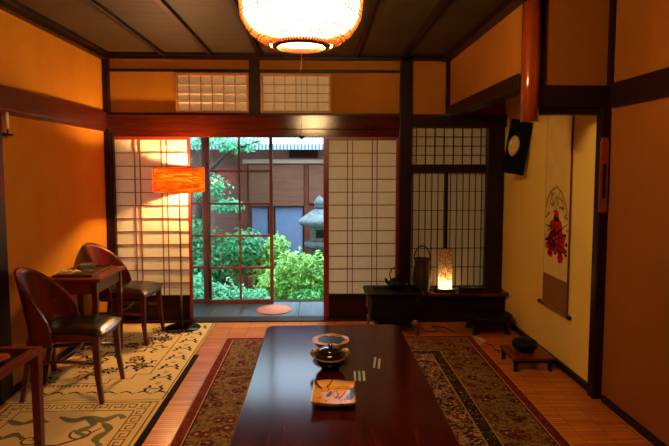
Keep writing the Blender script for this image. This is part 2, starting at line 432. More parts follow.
# ================================================================= PORCH AND GARDEN
mb = MB()
for k in range(-4, 14):
    x = -1.10 + .30 * k
    mb.box(x + .003, x + .297, 4.985, 5.60, -.05, -.002)
struct(mb.build('floor_porch', M['engawa'], bevel=.002))
B('trim_28', M['darkx'], -2.9, 3.2, 5.60, 5.70, -.10, .0, label='edge board of the porch')
B('trim_29', M['darkx'], -2.4, .9, 5.52, 5.62, 1.85, 2.05, label='head rail of the outer glass doors')
B('ceiling_porch', M['darkx'], -2.9, 3.2, 4.99, 5.75, 2.1, 2.14)
B('wall_house_left', M['plaster'], -3.0, -2.9, 4.99, 5.7, -.4, 2.4)
B('wall_daylight_block', M['transom'], .62, 1.15, 5.56, 5.64, -.05, 2.1)  # unseen panel, added to keep daylight off the right part of the paper door
def glassdoor(nm, x0, x1, y_, lab, xs=()):
    d = sempty(nm, ((x0 + x1) / 2, y_, 0), lab); h = (x1 - x0) / 2; st = .05; zt = 1.85
    fr = MB().box(-h, -h + st, -.015, .015, 0, zt).box(h - .035, h, -.015, .015, 0, zt).box(-h + st, h - .035, -.015, .015, 0, .045).box(-h + st, h - .035, -.015, .015, zt - .03, zt)
    fr.build('frame', M['redw'], d, .003)
    mb = MB(); grid(mb, -h + st, h - .035, -.01, .01, .045, zt - .03, [x - (x0 + x1) / 2 for x in xs], [.045 + .3475 * k for k in range(1, 5)], .022)
    mb.build('lattice', M['redw'], d)
    MB().box(-h + st, h - .035, -.002, .002, .045, zt - .03).build('pane', M['glass'], d)
M['redw'] = wood('outer_door_wood', s(88, 40, 24), s(120, 58, 34), .45, 'z', 5)
glassdoor('door_3', -1.235, -.485, 5.54, 'outer glass door with square lattice, half slid open', (-.84,))
glassdoor('door_4', -1.90, -1.16, 5.58, 'outer glass door partly hidden behind its neighbour', (-1.5,))
# straw mat on the porch
m_ = MB().lathe([(.0, 0), (.176, 0), (.18, .006), (.176, .012), (0, .014)], 48, cap=False).build('seat_mat', M['straw'])
m_.location = (-.46, 5.27, -.002); tag(m_, 'round woven straw seat mat lying on the grey porch boards', 'mat')

M['soil'] = plain('mossy_soil', s(70, 84, 50), .95, 0, .2, .3, 6)
struct(MB().box(-5, 5, 5.7, 10.5, -.5, -.4).build('ground', M['soil']))
# neighbouring wall, a shed with reed blinds
M['pinkwood'] = wood('weathered_red_board', s(106, 66, 58), s(132, 84, 74), .6, 'x', 3)
M['palewood'] = wood('pale_beam', s(150, 122, 100), s(180, 150, 126), .6, 'x', 3)
M['blind'] = None
n = N('reed_blind'); v = n.mapping()
wv = n.n.new('ShaderNodeTexWave'); wv.bands_direction = 'Z'; wv.inputs['Scale'].default_value = 26; wv.inputs['Distortion'].default_value = .4
n.link(v, wv.inputs['Vector']); f = n.noise(n.mapping((1.2, 1, 12)), 3, 4)
n.col(n.mix(.5, n.ramp(wv.outputs['Fac'], [(.1, s(72, 38, 24)), (.9, s(124, 76, 50))]), n.ramp(f, [(.3, s(88, 50, 34)), (.7, s(128, 82, 60))])))
n.set(Roughness=.8); M['blind'] = n.m
M['tile'] = None
n = N('grey_roof_tile'); v = n.mapping(); wv = n.n.new('ShaderNodeTexWave'); wv.bands_direction = 'X'; wv.inputs['Scale'].default_value = 6
n.link(v, wv.inputs['Vector']); n.col(n.ramp(wv.outputs['Fac'], [(.1, s(90, 102, 120)), (.9, s(176, 190, 208))])); n.set(Roughness=.6); M['tile'] = n.m
M['bluecloth'] = plain('pale_blue_curtain', s(116, 132, 164), .8, 0, .2, .1, 4)
YG = 8.0
gh = thing('garden_house', (-.4, YG, -.4), 'wooden outbuilding with reed blinds behind the garden shrubs', 'building')
def G(name, mat, x0, x1, z0, z1, y0=0, y1=.05, bev=0, par=None):
    return MB().box(x0 + .4, x1 + .4, y0, y1, z0 + .4, z1 + .4).build(name, mat, par or gh, bev)
G('wall', M['pinkwood'], -2.6, 2.2, -.4, 2.3, .12, .2)
G('fascia', M['pinkwood'], -1.3, 2.0, 1.60, 1.80, -.06, .0)
G('beam', M['palewood'], -1.15, 2.0, 1.54, 1.60, -.09, -.02)
rf = MB(); rf.poly([(-2.6, -.35, 2.19), (2.6, -.35, 2.19), (2.6, 1.2, 2.9), (-2.6, 1.2, 2.9)]); rf.poly([(-2.6, -.35, 2.16), (-2.6, 1.2, 2.87), (2.6, 1.2, 2.87), (2.6, -.35, 2.16)]); rf.box(-2.6, 2.6, -.36, -.33, 2.14, 2.22)
rf.build('roof', M['tile'], gh)
for x in (-1.12, -.72, -.18, .12): G('post', M['redw'], x - .035, x + .035, -.4, 1.56, -.06, .0, .004)
G('reed_blind', M['blind'], -1.05, -.22, .89, 1.52, -.10, -.08)
G('reed_blind', M['blind'], -.14, .10, .93, 1.52, -.10, -.08)
G('reed_blind', M['blind'], .18, .6, .6, 1.52, -.10, -.08)
G('curtain', M['bluecloth'], -.66, -.24, -.2, .86, -.02, .02)
G('curtain', M['bluecloth'], -1.02, -.78, .1, .86, -.02, .02)
G('plaque', M['darkx'], -.44, 0.0, 1.625, 1.755, -.09, -.06, .004)
G('door', M['redw'], -.14, .10, -.4, .9, -.05, .0)
gl = MB().lathe([(0, -.05), (.05, -.03), (.06, 0), (.05, .03), (0, .05)], 20, cap=False).build('lamp_reflection', emis('reflected_lamp_glow', (1, .74, .4, 1), 6))  # glowing ball added outside for the warm lamp's reflection in the glass door
gl.location = (-1.52, 7.55, 1.22); tag(gl, 'small glowing ball standing in for a lamp reflection in the glass', 'lamp')
# boundary fences left and right of the garden
B('wall_garden_left', M['pinkwood'], -4.2, -4.1, 5.7, 10.4, -.4, 1.9)
B('wall_garden_right', M['pinkwood'], 2.6, 2.7, 5.7, 10.4, -.4, 2.4)

def leaves(mb, c, rx, ry, rz, n_, size, shell=.55, squash=1.0):
    for i in range(n_):
        while True:
            d = Vector((random.uniform(-1, 1), random.uniform(-1, 1), random.uniform(-1, 1)))
            if .05 < d.length < 1: break
        d = d.normalized() * (shell + (1 - shell) * random.random())
        wob = 1 + .18 * math.sin(d.x * 9 + c[0] * 7) * math.sin(d.z * 8 + c[1] * 5)
        p = Vector((c[0] + d.x * rx * wob, c[1] + d.y * ry * wob, c[2] + d.z * rz * wob))
        if p.z < -.38: p.z = -.38 + random.random() * .1
        nrm = (d * .7 + Vector((random.uniform(-.6, .6), random.uniform(-.8, .2), random.uniform(.1, 1.1)))).normalized()
        u = nrm.orthogonal().normalized(); u = (Matrix.Rotation(random.uniform(0, 2 * PI), 3, nrm) @ u); v = nrm.cross(u)
        L = size * random.uniform(.6, 1.3); W = L * .45 * squash
        q = [p - u * L * .5, p + v * W * .5 + nrm * L * .06, p + u * L * .55, p - v * W * .5 + nrm * L * .06]
        mb.poly(q)
def bush(name, loc, balls, n_, size, mat, lab, cat='shrub', stems=5):
    t = thing(name, loc, lab, cat)
    mb = MB()
    for (cx_, cy_, cz_, rx, ry, rz) in balls:
        leaves(mb, (cx_, cy_, cz_), rx, ry, rz, n_, size)
    for v in mb.bm.verts:
        if v.co.z < .02: v.co.z = .02
    o = mb.build('foliage', mat, t)
    sb = MB()
    for k in range(stems):
        b_ = balls[k % len(balls)]
        sb.tube([(random.uniform(-.04, .04), random.uniform(-.04, .04), 0), (b_[0] * .5, b_[1] * .5, b_[2] * .5), (b_[0] + random.uniform(-.1, .1), b_[1] + random.uniform(-.1, .1), b_[2] + b_[5] * .4)], [.014, .01, .005], 6)
    sb.build('stem', M['bark'], t); return t
bush('garden_shrub', (-.18, 6.45, -.4), [(0, 0, .35, .42, .25, .35), (-.12, 0, .60, .26, .2, .24), (.16, .0, .52, .26, .2, .28), (-.40, .0, .3, .22, .2, .28)], 1500, .058, M['leafB'], 'large bright green shrub in the middle of the opening')
bush('garden_shrub', (.22, 6.2, -.4), [(0, 0, .3, .3, .25, .28), (-.3, 0, .22, .3, .22, .2)], 900, .06, M['leafA'], 'low dark green shrub at the foot of the stone lantern')
bush('garden_shrub', (-1.15, 6.2, -.4), [(0, 0, .25, .36, .25, .25), (.38, 0, .22, .25, .22, .2), (-.4, .0, .32, .35, .25, .3)], 1100, .055, M['leafD'], 'low bluish green shrub behind the lattice of the glass door')
bush('garden_shrub', (-1.75, 6.95, -.4), [(0, 0, .5, .5, .35, .5), (.45, .1, .62, .38, .25, .40), (-.3, 0, .9, .4, .3, .35), (.75, 0, .80, .28, .2, .26), (-.1, 0, .95, .4, .25, .3)], 1300, .07, M['leafC'], 'tall dense green shrub at the left of the garden')
bush('garden_shrub', (-.72, 7.0, -.4), [(0, 0, .5, .22, .2, .3), (.15, 0, .78, .2, .18, .2)], 600, .06, M['leafB'], 'yellow green shrub in front of the reed blinds')
# tree with branches at the top
t = thing('garden_tree', (-1.75, 7.35, -.4), 'leafy tree spreading its branches at the top left of the garden', 'tree')
MB().tube([(0, 0, 0), (.05, 0, 1.0), (.12, -.05, 1.9), (.2, -.1, 2.7)], [.07, .06, .045, .03], 10).tube([(.1, 0, 1.7), (.5, -.1, 2.1), (.95, -.15, 2.25)], [.03, .02, .01], 6).tube([(.08, 0, 1.5), (-.3, -.1, 1.9), (-.6, -.15, 2.1)], [.03, .02, .01], 6).build('trunk', M['bark'], t)
mb = MB()
for b_ in ((.1, -.1, 2.3, .45, .3, .22), (.62, -.15, 2.2, .4, .25, .14), (-.35, -.1, 2.0, .35, .3, .25), (.25, -.1, 1.6, .3, .25, .2), (.5, -.2, 1.35, .25, .2, .12)):
    leaves(mb, b_[:3], *b_[3:], 420, .075, .3)
mb.build('foliage', M['leafD'], t)
# stone lantern
t = thing('stone_lantern', (.02, 7.0, -.4), 'grey stone garden lantern with a curved cap and finial', 'lantern')
MB().lathe([(.2, 0), (.2, .06), (.13, .1), (.1, .12), (.09, .5), (.11, .72), (.15, .76)], 24).build('base', M['stone'], t)
MB().lathe([(.15, .76), (.21, .80), (.21, .86), (.14, .88)], 6).build('platform', M['stone'], t)
fb = MB().box(-.12, -.05, -.12, .12, .88, 1.09).box(.05, .12, -.12, .12, .88, 1.09).box(-.05, .05, -.12, .12, .88, .93).box(-.05, .05, -.12, .12, 1.04, 1.09).box(-.05, .05, .0, .03, .93, 1.04)
fb.build('fire_box', M['stone'], t, .006)
MB().lathe([(.10, 1.09), (.27, 1.10), (.30, 1.14), (.285, 1.17), (.22, 1.21), (.15, 1.26), (.08, 1.31), (.05, 1.32)], 24).build('cap', M['stone'], t)
MB().lathe([(.05, 1.32), (.075, 1.34), (.06, 1.36), (.075, 1.38), (.08, 1.41), (.05, 1.45), (.012, 1.49), (0, 1.50)], 20).build('finial', M['stone'], t)
# water basin bench and stepping stones
M['grey'] = plain('dark_wet_stone', s(66, 62, 62), .5, 0, .5, .2, 12)
t = thing('garden_bench', (-1.12, 7.35, -.4), 'low dark wooden bench among the green shrubs', 'bench')
MB().box(-.32, .32, -.12, .12, .36, .42).build('seat', M['grey'], t, .01)
for sx in (-.26, .26): MB().box(sx - .03, sx + .03, -.1, .1, 0, .36).build('leg', M['grey'], t, .005)
for k, (x, y, r, lab) in enumerate(((-.98, 6.85, .16, 'pale flat stepping stone nearest the porch'), (-.62, 7.45, .14, 'pale flat stepping stone further back among the shrubs'))):
    pts = [(r * (1 + .15 * math.sin(3 * a_ + k)) * math.cos(a_), r * .8 * math.sin(a_)) for a_ in [2 * PI * j / 14 for j in range(14)]]
    o = MB().prism(pts, 0, .18).build('stepping_stone', M['stone'], bevel=.015); o.location = (x, y, -.4); tag(o, lab, 'stone')

# ================================================================= RUGS
def rugmat(name):
    n = N(name); return n
# dark oriental rug under the table, object origin at its centre; half size hx, hy
RX0, RX1, RY0, RY1 = -.79, 1.335, 1.2, 4.37
hx, hy = (RX1 - RX0) / 2, (RY1 - RY0) / 2
n = N('oriental_rug'); sep = n.n.new('ShaderNodeSeparateXYZ'); n.link(n.tc.outputs['Object'], sep.inputs[0])
dx = n.math('SUBTRACT', hx, n.math('ABSOLUTE', sep.outputs[0])); dy = n.math('SUBTRACT', hy, n.math('ABSOLUTE', sep.outputs[1]))
dist = n.math('MINIMUM', dx, dy)
v = n.mapping()
def motif(scale, thr, rnd=1):
    vo = n.n.new('ShaderNodeTexVoronoi'); vo.inputs['Scale'].default_value = scale; vo.inputs['Randomness'].default_value = rnd; n.link(v, vo.inputs['Vector'])
    return vo
v1 = motif(11, 0, .8); v2 = motif(34, 0, 1); nz = n.noise(v, 24, 4, .7, 1.5); nz2 = n.noise(v, 9, 3, .6, 3.0)
red, dk, olive, gold, navy, cream = s(104, 26, 16), s(34, 12, 10), s(124, 96, 46), s(190, 140, 70), s(22, 20, 26), s(176, 140, 96)
flower = n.ramp(v1.outputs['Distance'], [(0, gold), (.12, red), (.30, dk), (.38, olive), (.5, olive)], True)
vine = n.ramp(nz2, [(.46, (0, 0, 0, 1)), (.48, (1, 1, 1, 1)), (.52, (1, 1, 1, 1)), (.54, (0, 0, 0, 1))])
olv = n.mix(vine, flower, dk)
speck = n.ramp(nz, [(.44, dk), (.5, red), (.58, gold)])
olv = n.mix(.14, olv, speck)
redb = n.mix(.5, n.ramp(v2.outputs['Distance'], [(0, gold), (.14, dk), (.3, red), (.6, red)], True), red)
navb = n.ramp(v2.outputs['Distance'], [(0, gold), (.18, navy), (.6, navy)], True)
fld = n.ramp(v1.outputs['Distance'], [(0, red), (.14, cream), (.24, dk), (.34, red), (.44, dk)], True)
fld = n.mix(vine, fld, cream)
def band(lo, cprev, cnew):
    return n.mix(n.math('GREATER_THAN', dist, lo), cprev, cnew)
c = band(.008, gold, redb); c = band(.062, c, gold); c = band(.069, c, dk); c = band(.08, c, olv); c = band(.36, c, gold); c = band(.366, c, navb); c = band(.44, c, cream); c = band(.447, c, fld)
n.col(n.mix(.12, c, speck)); n.set(Roughness=.95); n.b.inputs['Specular IOR Level'].default_value = .1; n.bump(nz, .3, .003)
M['rug'] = n.m
rg = MB().box(RX0, RX1, RY0, RY1, 0, .012).build('oriental_rug', M['rug'], bevel=.003)
# the object origin must sit at the rug centre
tag(rg, 'dark red and olive floral rug under the low lacquered table', 'rug')

M['cream'] = None
n = N('cream_wool'); v = n.mapping(); f = n.noise(v, 90, 3, .7); g = n.noise(v, 2, 3)
n.col(n.mix(.5, n.ramp(f, [(.3, s(206, 168, 96)), (.7, s(236, 202, 130))]), n.ramp(g, [(.3, s(212, 172, 96)), (.7, s(236, 204, 134))]))); n.set(Roughness=.95); n.b.inputs['Specular IOR Level'].default_value = .1
n.bump(f, .2, .002); M['cream'] = n.m
M['rugink'] = plain('rug_dark_wool', s(46, 40, 44), .95, 0, .1)
M['rugbrown'] = plain('rug_brown_wool', s(112, 78, 44), .95, 0, .1)
M['ruggreen'] = plain('rug_grey_green_wool', s(122, 116, 76), .95, 0, .1)
M['rugedge'] = plain('rug_dark_edge', s(40, 24, 18), .95, 0, .1)
RM = [M['cream'], M['rugink'], M['rugbrown'], M['ruggreen'], M['rugedge']]
ZT = .0125
def blossom(mb, x, y, r, mi, petals=5, rot=0):
    for k in range(petals):
        a_ = rot + 2 * PI * k / petals; px, py = x + r * .62 * math.cos(a_), y + r * .62 * math.sin(a_)
        mb.poly([(px + r * .32 * math.cos(b) , py + r * .32 * math.sin(b), ZT) for b in [2 * PI * j / 7 for j in range(7)]], mi)
def spiral(mb, x, y, r, turns, w_, mi, a0=0, sgn=1):
    P = []; N_ = int(16 * turns)
    for k in range(N_ + 1):
        u = k / N_; a_ = a0 + sgn * 2 * PI * turns * u; rr = r * (1 - .8 * u)
        P.append((x + rr * math.cos(a_), y + rr * math.sin(a_)))
    mb.ribbon(P, [w_ * (1 - .4 * k / N_) for k in range(N_ + 1)], ZT, mi)
# far pale rug
x0, x1, y0, y1 = -1.965, -.975, 3.195, 4.80
mb = MB().box(x0, x1, y0, y1, 0, .012)
mb.box(x1, x1 + .035, y0, 3.98, 0, .011, 4)
mb.ribbon([(x1 - .22, y1 - .02), (x1 - .22, 3.60), (x1 - .32, 3.60), (x1 - .32, 3.52), (x1 - .46, 3.52), (x1 - .46, 3.45), (x0 + .3, 3.45)], .008, ZT, 2)
mb.ribbon([(x1 - .012, y1), (x1 - .012, y0)], .008, ZT, 2)
rr_ = random.Random(3)
# border strokes: crossed sprigs and beads
yy = y1 - .12; k = 0
while yy > y0 + .1:
    xx = x1 - .115
    for sg in (-1, 1):
        mb.ribbon([(xx + sg * .075, yy - .05), (xx + sg * .045, yy - .02), (xx + sg * .06, yy + .0), (xx + sg * .03, yy + .03), (xx + sg * .045, yy + .055)], .016, ZT, 1)
    blossom(mb, xx, yy + .09, .022, 1 if k % 2 else 2, 4, .4)
    mb.ribbon([(xx - .03, yy), (xx + .03, yy + .005)], .012, ZT, 1)
    yy -= .19; k += 1
# field: branching key sprays
def spray(mb, x, y, r, mi, sgn):
    for j in range(6):
        a_ = 2 * PI * j / 6 + .3
        P = [(x + r * .3 * math.cos(a_), y + r * .3 * math.sin(a_)), (x + r * .7 * math.cos(a_ + .1), y + r * .7 * math.sin(a_ + .1)), (x + r * .85 * math.cos(a_ + .45 * sgn), y + r * .85 * math.sin(a_ + .45 * sgn)), (x + r * 1.1 * math.cos(a_ + .35 * sgn), y + r * 1.1 * math.sin(a_ + .35 * sgn))]
        mb.ribbon(P, .018, ZT, mi)
        blossom(mb, x + r * 1.0 * math.cos(a_ - .2), y + r * 1.0 * math.sin(a_ - .2), .016, mi, 3, a_)
    blossom(mb, x, y, r * .25, mi, 6)
for (x, y, r, mi, sg) in ((-1.33, 3.78, .12, 1, 1), (-1.38, 4.16, .14, 2, -1), (-1.32, 4.52, .12, 1, 1), (-1.68, 3.95, .14, 1, -1), (-1.72, 4.38, .13, 2, 1), (-1.62, 3.62, .10, 2, 1), (-1.86, 3.5, .07, 1, 1)):
    spray(mb, x, y, r, mi, sg)
for k_ in range(16):
    spray(mb, rr_.uniform(x0 + .12, x1 - .32), rr_.uniform(3.6, 4.72), .055, rr_.choice((1, 2, 2)), rr_.choice((-1, 1)))
yy = 3.49
for k in range(9):   # stepped key row in front of the field
    xx = x1 - .52 - k * .055
    mb.ribbon([(xx, yy - .10), (xx, yy - .07), (xx - .028, yy - .07), (xx - .028, yy - .095)], .009, ZT, 1 if k % 3 else 2)
for k in range(8):
    xx = x0 + .16 + k * .11
    mb.ribbon([(xx - .035, y0 + .10), (xx, y0 + .12), (xx + .04, y0 + .10)], .014, ZT, 1)
    blossom(mb, xx + .055, y0 + .085, .016, 1, 4)
for k in range(7):
    yk = 3.62 + .17 * k
    mb.ribbon([(x0 + .08, yk), (x0 + .12, yk + .05), (x0 + .06, yk + .09), (x0 + .1, yk + .13)], .012, ZT, 1)
r1 = mb.build('cream_rug', RM); tag(r1, 'cream wool rug with small dark sprigs, under the two chairs', 'rug')
# near pale rug with key border and scrolls
x0, x1, y0, y1 = -1.92, -.975, 1.3, 3.185
mb = MB().box(x0, x1, y0, y1, 0, .012); mb.box(x1, x1 + .035, y0, y1, 0, .011, 4)
def keyrow(mb, p0, p1, out):
    p0, p1, out = Vector(p0), Vector(p1), Vector(out); d = (p1 - p0); L = d.length; d.normalize(); c_ = .088; q = int(L / c_)
    for k in range(q):
        o = p0 + d * (k * c_ + .01)
        def P(a_, b): w_ = o + d * a_ + out * b; return (w_.x, w_.y)
        mb.ribbon([P(0, 0), P(0, .062), P(.066, .062), P(.066, .018), P(.03, .018), P(.03, .04)], .008, ZT, 2)
keyrow(mb, (x1 - .13, y1 - .02), (x1 - .13, y0), (1, 0)); keyrow(mb, (x0 + .02, y1 - .115), (x1 - .1, y1 - .115), (0, 1)); keyrow(mb, (x0 + .1, y1 - .1), (x0 + .1, y0), (-1, 0))
for (w_, o_) in ((.008, .025), (.008, .135)):
    mb.ribbon([(x1 - o_, y0), (x1 - o_, y1 - o_), (x0 + o_, y1 - o_), (x0 + o_, y0)], w_, ZT, 2)
for (x, y, r, tn, mi, a0, sg) in ((-1.30, 2.78, .07, 1.3, 2, 2.5, 1), (-1.55, 2.72, .06, 1.2, 2, .5, -1), (-1.25, 2.45, .08, 1.4, 2, 3.4, -1), (-1.72, 2.55, .07, 1.2, 2, 0, 1), (-1.4, 2.2, .08, 1.3, 2, 1, 1)):
    spiral(mb, x, y, r, tn, .014, mi, a0, sg)
mb.ribbon([(-1.75, 2.62), (-1.62, 2.60), (-1.5, 2.66), (-1.38, 2.66), (-1.3, 2.72), (-1.22, 2.84)], [.012, .016, .02, .02, .016, .01], ZT, 2)
def flourish(mb, P, wmax, mi=3):
    Q = []
    for i in range(len(P) - 1):
        p0, p1, p2, p3 = [Vector(P[max(0, min(len(P) - 1, i + d))] + (0,)) for d in (-1, 0, 1, 2)]
        for k in range(5):
            u = k / 5; Q.append(.5 * ((2*p1) + (p2-p0)*u + (2*p0-5*p1+4*p2-p3)*u*u + (-p0+3*p1-3*p2+p3)*u**3))
    L = len(Q)
    mb.ribbon([(q.x, q.y) for q in Q], [wmax * (.15 + abs(math.sin(PI * 2.5 * k / L)) * .5 + .45 * math.sin(PI * k / L)) for k in range(L)], ZT + .0003, mi)
for P, w_ in (([(-1.52, 2.98), (-1.42, 2.93), (-1.34, 2.97), (-1.25, 2.93), (-1.18, 2.99), (-1.13, 2.94)], .055),
              ([(-1.36, 2.96), (-1.28, 2.88), (-1.33, 2.80), (-1.27, 2.76)], .045), ([(-1.24, 2.90), (-1.17, 2.82), (-1.20, 2.72), (-1.14, 2.64)], .05),
              ([(-1.80, 2.95), (-1.70, 2.90), (-1.62, 2.95), (-1.55, 2.90)], .05), ([(-1.80, 2.80), (-1.72, 2.74), (-1.66, 2.78), (-1.58, 2.72)], .045),
              ([(-1.48, 2.55), (-1.38, 2.50), (-1.30, 2.56), (-1.20, 2.52)], .05), ([(-1.7, 2.45), (-1.6, 2.38), (-1.5, 2.42)], .05)):
    flourish(mb, P, w_)
r2 = mb.build('cream_rug', RM); tag(r2, 'cream wool rug with a key border and grey green scrolls in the near left corner', 'rug')
RT = .0125

# ================================================================= CHAIRS
def make_chair(loc, rz, lab):
    t = thing('side_chair', loc, lab, 'chair', rz, 'curved back chairs along the left wall')
    SZ = .445
    # seat rail: curved front dips
    sr = MB(); 
    out = [(.24, -.185), (.255, -.09), (.26, 0), (.255, .09), (.24, .185), (.05, .20), (-.17, .165), (-.17, -.165), (.05, -.20)]
    sr.prism(out, SZ - .055, SZ - .008); sr.build('seat_frame', M['chair'], t, .006)
    # cushion, domed
    cu = MB(); nx, ny = 14, 12; V = {}
    for i in range(nx + 1):
        for j in range(ny + 1):
            u = -1 + 2 * i / nx; v = -1 + 2 * j / ny
            hw = .19 + .005 * u if u > -.2 else .19 - .02 * (-.2 - u)
            x = .045 + .213 * u + .012 * (1 - v * v) * (1 if u > 0 else 0) * u; y = hw * v
            z = SZ - .008 + .036 * (1 - abs(u) ** 3.5) ** .5 * (1 - abs(v) ** 4) ** .5 - .010 * max(0, u) ** 2
            V[i, j] = cu.bm.verts.new((x, y, z))
    for i in range(nx):
        for j in range(ny):
            f = cu.bm.faces.new((V[i, j], V[i + 1, j], V[i + 1, j + 1], V[i, j + 1])); f.smooth = True
    cu.build('seat', M['leather'], t)
    # barrel back shell
    sh = MB(); nph, nz = 28, 12; th = .012; inn = {}; ou = {}
    for i in range(nph + 1):
        ph = rad(-92 + 184 * i / nph); c_ = math.cos(ph * 90 / 92)
        top = SZ - .01 + .375 * max(0, c_) ** .72 + .012
        for j in range(nz + 1):
            z = (SZ - .08) + (top - (SZ - .08)) * j / nz
            lean = max(0, z - SZ) * .20
            ax, ay = .20, .195
            x = -.035 - math.cos(ph) * ax - lean * max(0, math.cos(ph)); y = math.sin(ph) * (ay + lean * .25)
            inn[i, j] = sh.bm.verts.new((x, y, z))
            nx_, ny_ = -math.cos(ph), math.sin(ph)
            ou[i, j] = sh.bm.verts.new((x + nx_ * th, y + ny_ * th, z))
    for i in range(nph):
        for j in range(nz):
            for d, flip in ((inn, 0), (ou, 1)):
                q = (d[i, j], d[i + 1, j], d[i + 1, j + 1], d[i, j + 1]); f = sh.bm.faces.new(q[::-1] if flip else q); f.smooth = True
        for j in (0, nz): sh.bm.faces.new((inn[i, j], ou[i, j], ou[i + 1, j], inn[i + 1, j]))
    for i in (0, nph):
        for j in range(nz): sh.bm.faces.new((inn[i, j], inn[i, j + 1], ou[i, j + 1], ou[i, j]))
    sh.build('backrest', M['chair'], t)
    for yy_ in (-1, 1):
        sc_ = MB().tube([(-.165, yy_ * .135, SZ + .13), (-.159, yy_ * .132, SZ + .129)], .006, 10); sc_.build('screw_cap', M['metal'], t)
    for sy in (-1, 1):
        MB().sqbar([(.252, sy * .188, 0), (.232, sy * .182, .16), (.222, sy * .172, .34), (.222, sy * .170, SZ - .03)], [.0125, .016, .020, .022]).build('leg', M['chair'], t, .003)
        MB().sqbar([(-.25, sy * .14, 0), (-.215, sy * .14, .18), (-.18, sy * .14, SZ - .04)], [.013, .016, .019]).build('leg', M['chair'], t, .003)
    MB().tube([(.23, -.175, .25), (0, -.165, .262), (-.205, -.15, .25)], .011, 8).build('stretcher', M['chair'], t)
    MB().tube([(.23, .175, .25), (0, .165, .262), (-.205, .15, .25)], .011, 8).build('stretcher', M['chair'], t)
    MB().tube([(.0, -.165, .262), (.03, 0, .27), (.0, .165, .262)], .010, 8).build('stretcher', M['chair'], t)
    return t
ch = make_chair((-1.60, 3.325, RT), rad(2), 'mahogany chair with black seat and curved back, nearest on the left')
c2 = copy_tree(ch); c2.location = (-1.65, 4.40, RT); c2.rotation_euler = (0, 0, rad(-4)); c2['label'] = 'mahogany chair with curved back between the side table and the paper door'

# side table
t = thing('side_table', (-1.745, 3.90, RT), 'small dark side table between the two curved back chairs', 'table')
MB().box(-.20, .20, -.25, .25, .648, .672).build('tabletop', M['stable'], t, .004)
MB().box(-.165, .165, -.235, -.215, .56, .648).box(-.165, .165, .205, .225, .56, .648).box(-.165, -.15, -.215, .205, .56, .648).box(.15, .165, -.215, .205, .56, .648).build('apron', M['stable'], t, .002)
for sx in (-1, 1):
    for sy in (-1, 1):
        MB().sqbar([(sx * .155, sy * .22 - .005, 0), (sx * .155, sy * .22 - .005, .56), (sx * .155, sy * .22 - .005, .648)], [.013, .018, .018]).build('leg', M['chair'], t, .002)
MB().box(-.01, .01, -.21, .2, .18, .20).box(-.15, .15, -.225, -.21, .18, .2).box(-.15, .15, .2, .215, .18, .2).build('stretcher', M['chair'], t)
ZT2 = RT + .672
t = thing('serving_tray', (-1.775, 3.92, ZT2), 'flat dark tray on the small side table', 'tray')
MB().box(-.14, .14, -.19, .19, 0, .006).build('tray_base', M['black'], t)
MB().box(-.14, .14, -.19, -.182, .006, .014).box(-.14, .14, .182, .19, .006, .014).box(-.14, -.132, -.182, .182, .006, .014).box(.132, .14, -.182, .182, .006, .014).build('rim', M['stable'], t)
o = MB().lathe([(0, 0), (.028, 0), (.03, .004), (.045, .02), (.062, .05), (.066, .055), (.062, .055), (.042, .024), (.02, .01), (0, .009)], 32, cap=False).build('glass_bowl', M['bowlglass'])
o.location = (-1.745, 3.93, ZT2 + .006); tag(o, 'small clear glass bowl on the side table tray', 'bowl')
M['gold'] = plain('gold_paper', s(250, 208, 110), .35, 0, .6, .1, 30)
mb = MB(); 
for k in range(3):
    a_ = .5 * k; mb.tube([(-.06 + .045 * k, -.05, .012), (-.03 + .045 * k, .0, .024), (.0 + .04 * k, .05, .012)], [.006, .022, .006], 7, flat=.6)
o = mb.build('sweet_wrapper', M['gold']); o.location = (-1.83, 3.79, ZT2 + .012); tag(o, 'crumpled gold wrappers on the tray left of the glass bowl', 'wrapper')

# foreground lacquer table at left
t = thing('display_table', (-1.58, 2.13, RT), 'red brown framed table at the left edge, dark recessed top', 'table')
TW, TD, TH = .30, .25, .635
fr = MB(); e_ = .035
fr.box(-TW, TW, -TD, -TD + e_, TH - .03, TH).box(-TW, TW, TD - e_, TD, TH - .03, TH).box(-TW, -TW + e_, -TD + e_, TD - e_, TH - .03, TH).box(TW - e_, TW, -TD + e_, TD - e_, TH - .03, TH)
fr.build('top_frame', M['stable'], t, .003)
MB().box(-TW + e_, TW - e_, -TD + e_, TD - e_, TH - .028, TH - .018).build('inset_panel', M['black'], t)
for sx in (-1, 1):
    for sy in (-1, 1):
        x, y = sx * (TW - .02), sy * (TD - .02)
        MB().sqbar([(x, y, 0), (x, y, TH - .03)], [.016, .019]).build('leg', M['stable'], t, .002)
M['redglaze'] = plain('red_glaze', s(170, 54, 22), .12, 0, .7, .1, 10, .6)
o = MB().lathe([(0, 0), (.02, 0), (.022, .005), (.042, .014), (.058, .026), (.06, .028), (.057, .028), (.034, .012), (0, .009)], 32, cap=False).build('dish', M['redglaze'])
o.location = (-1.388, 2.20, RT + TH - .018); tag(o, 'shallow red dish on the framed table at the left edge', 'dish')

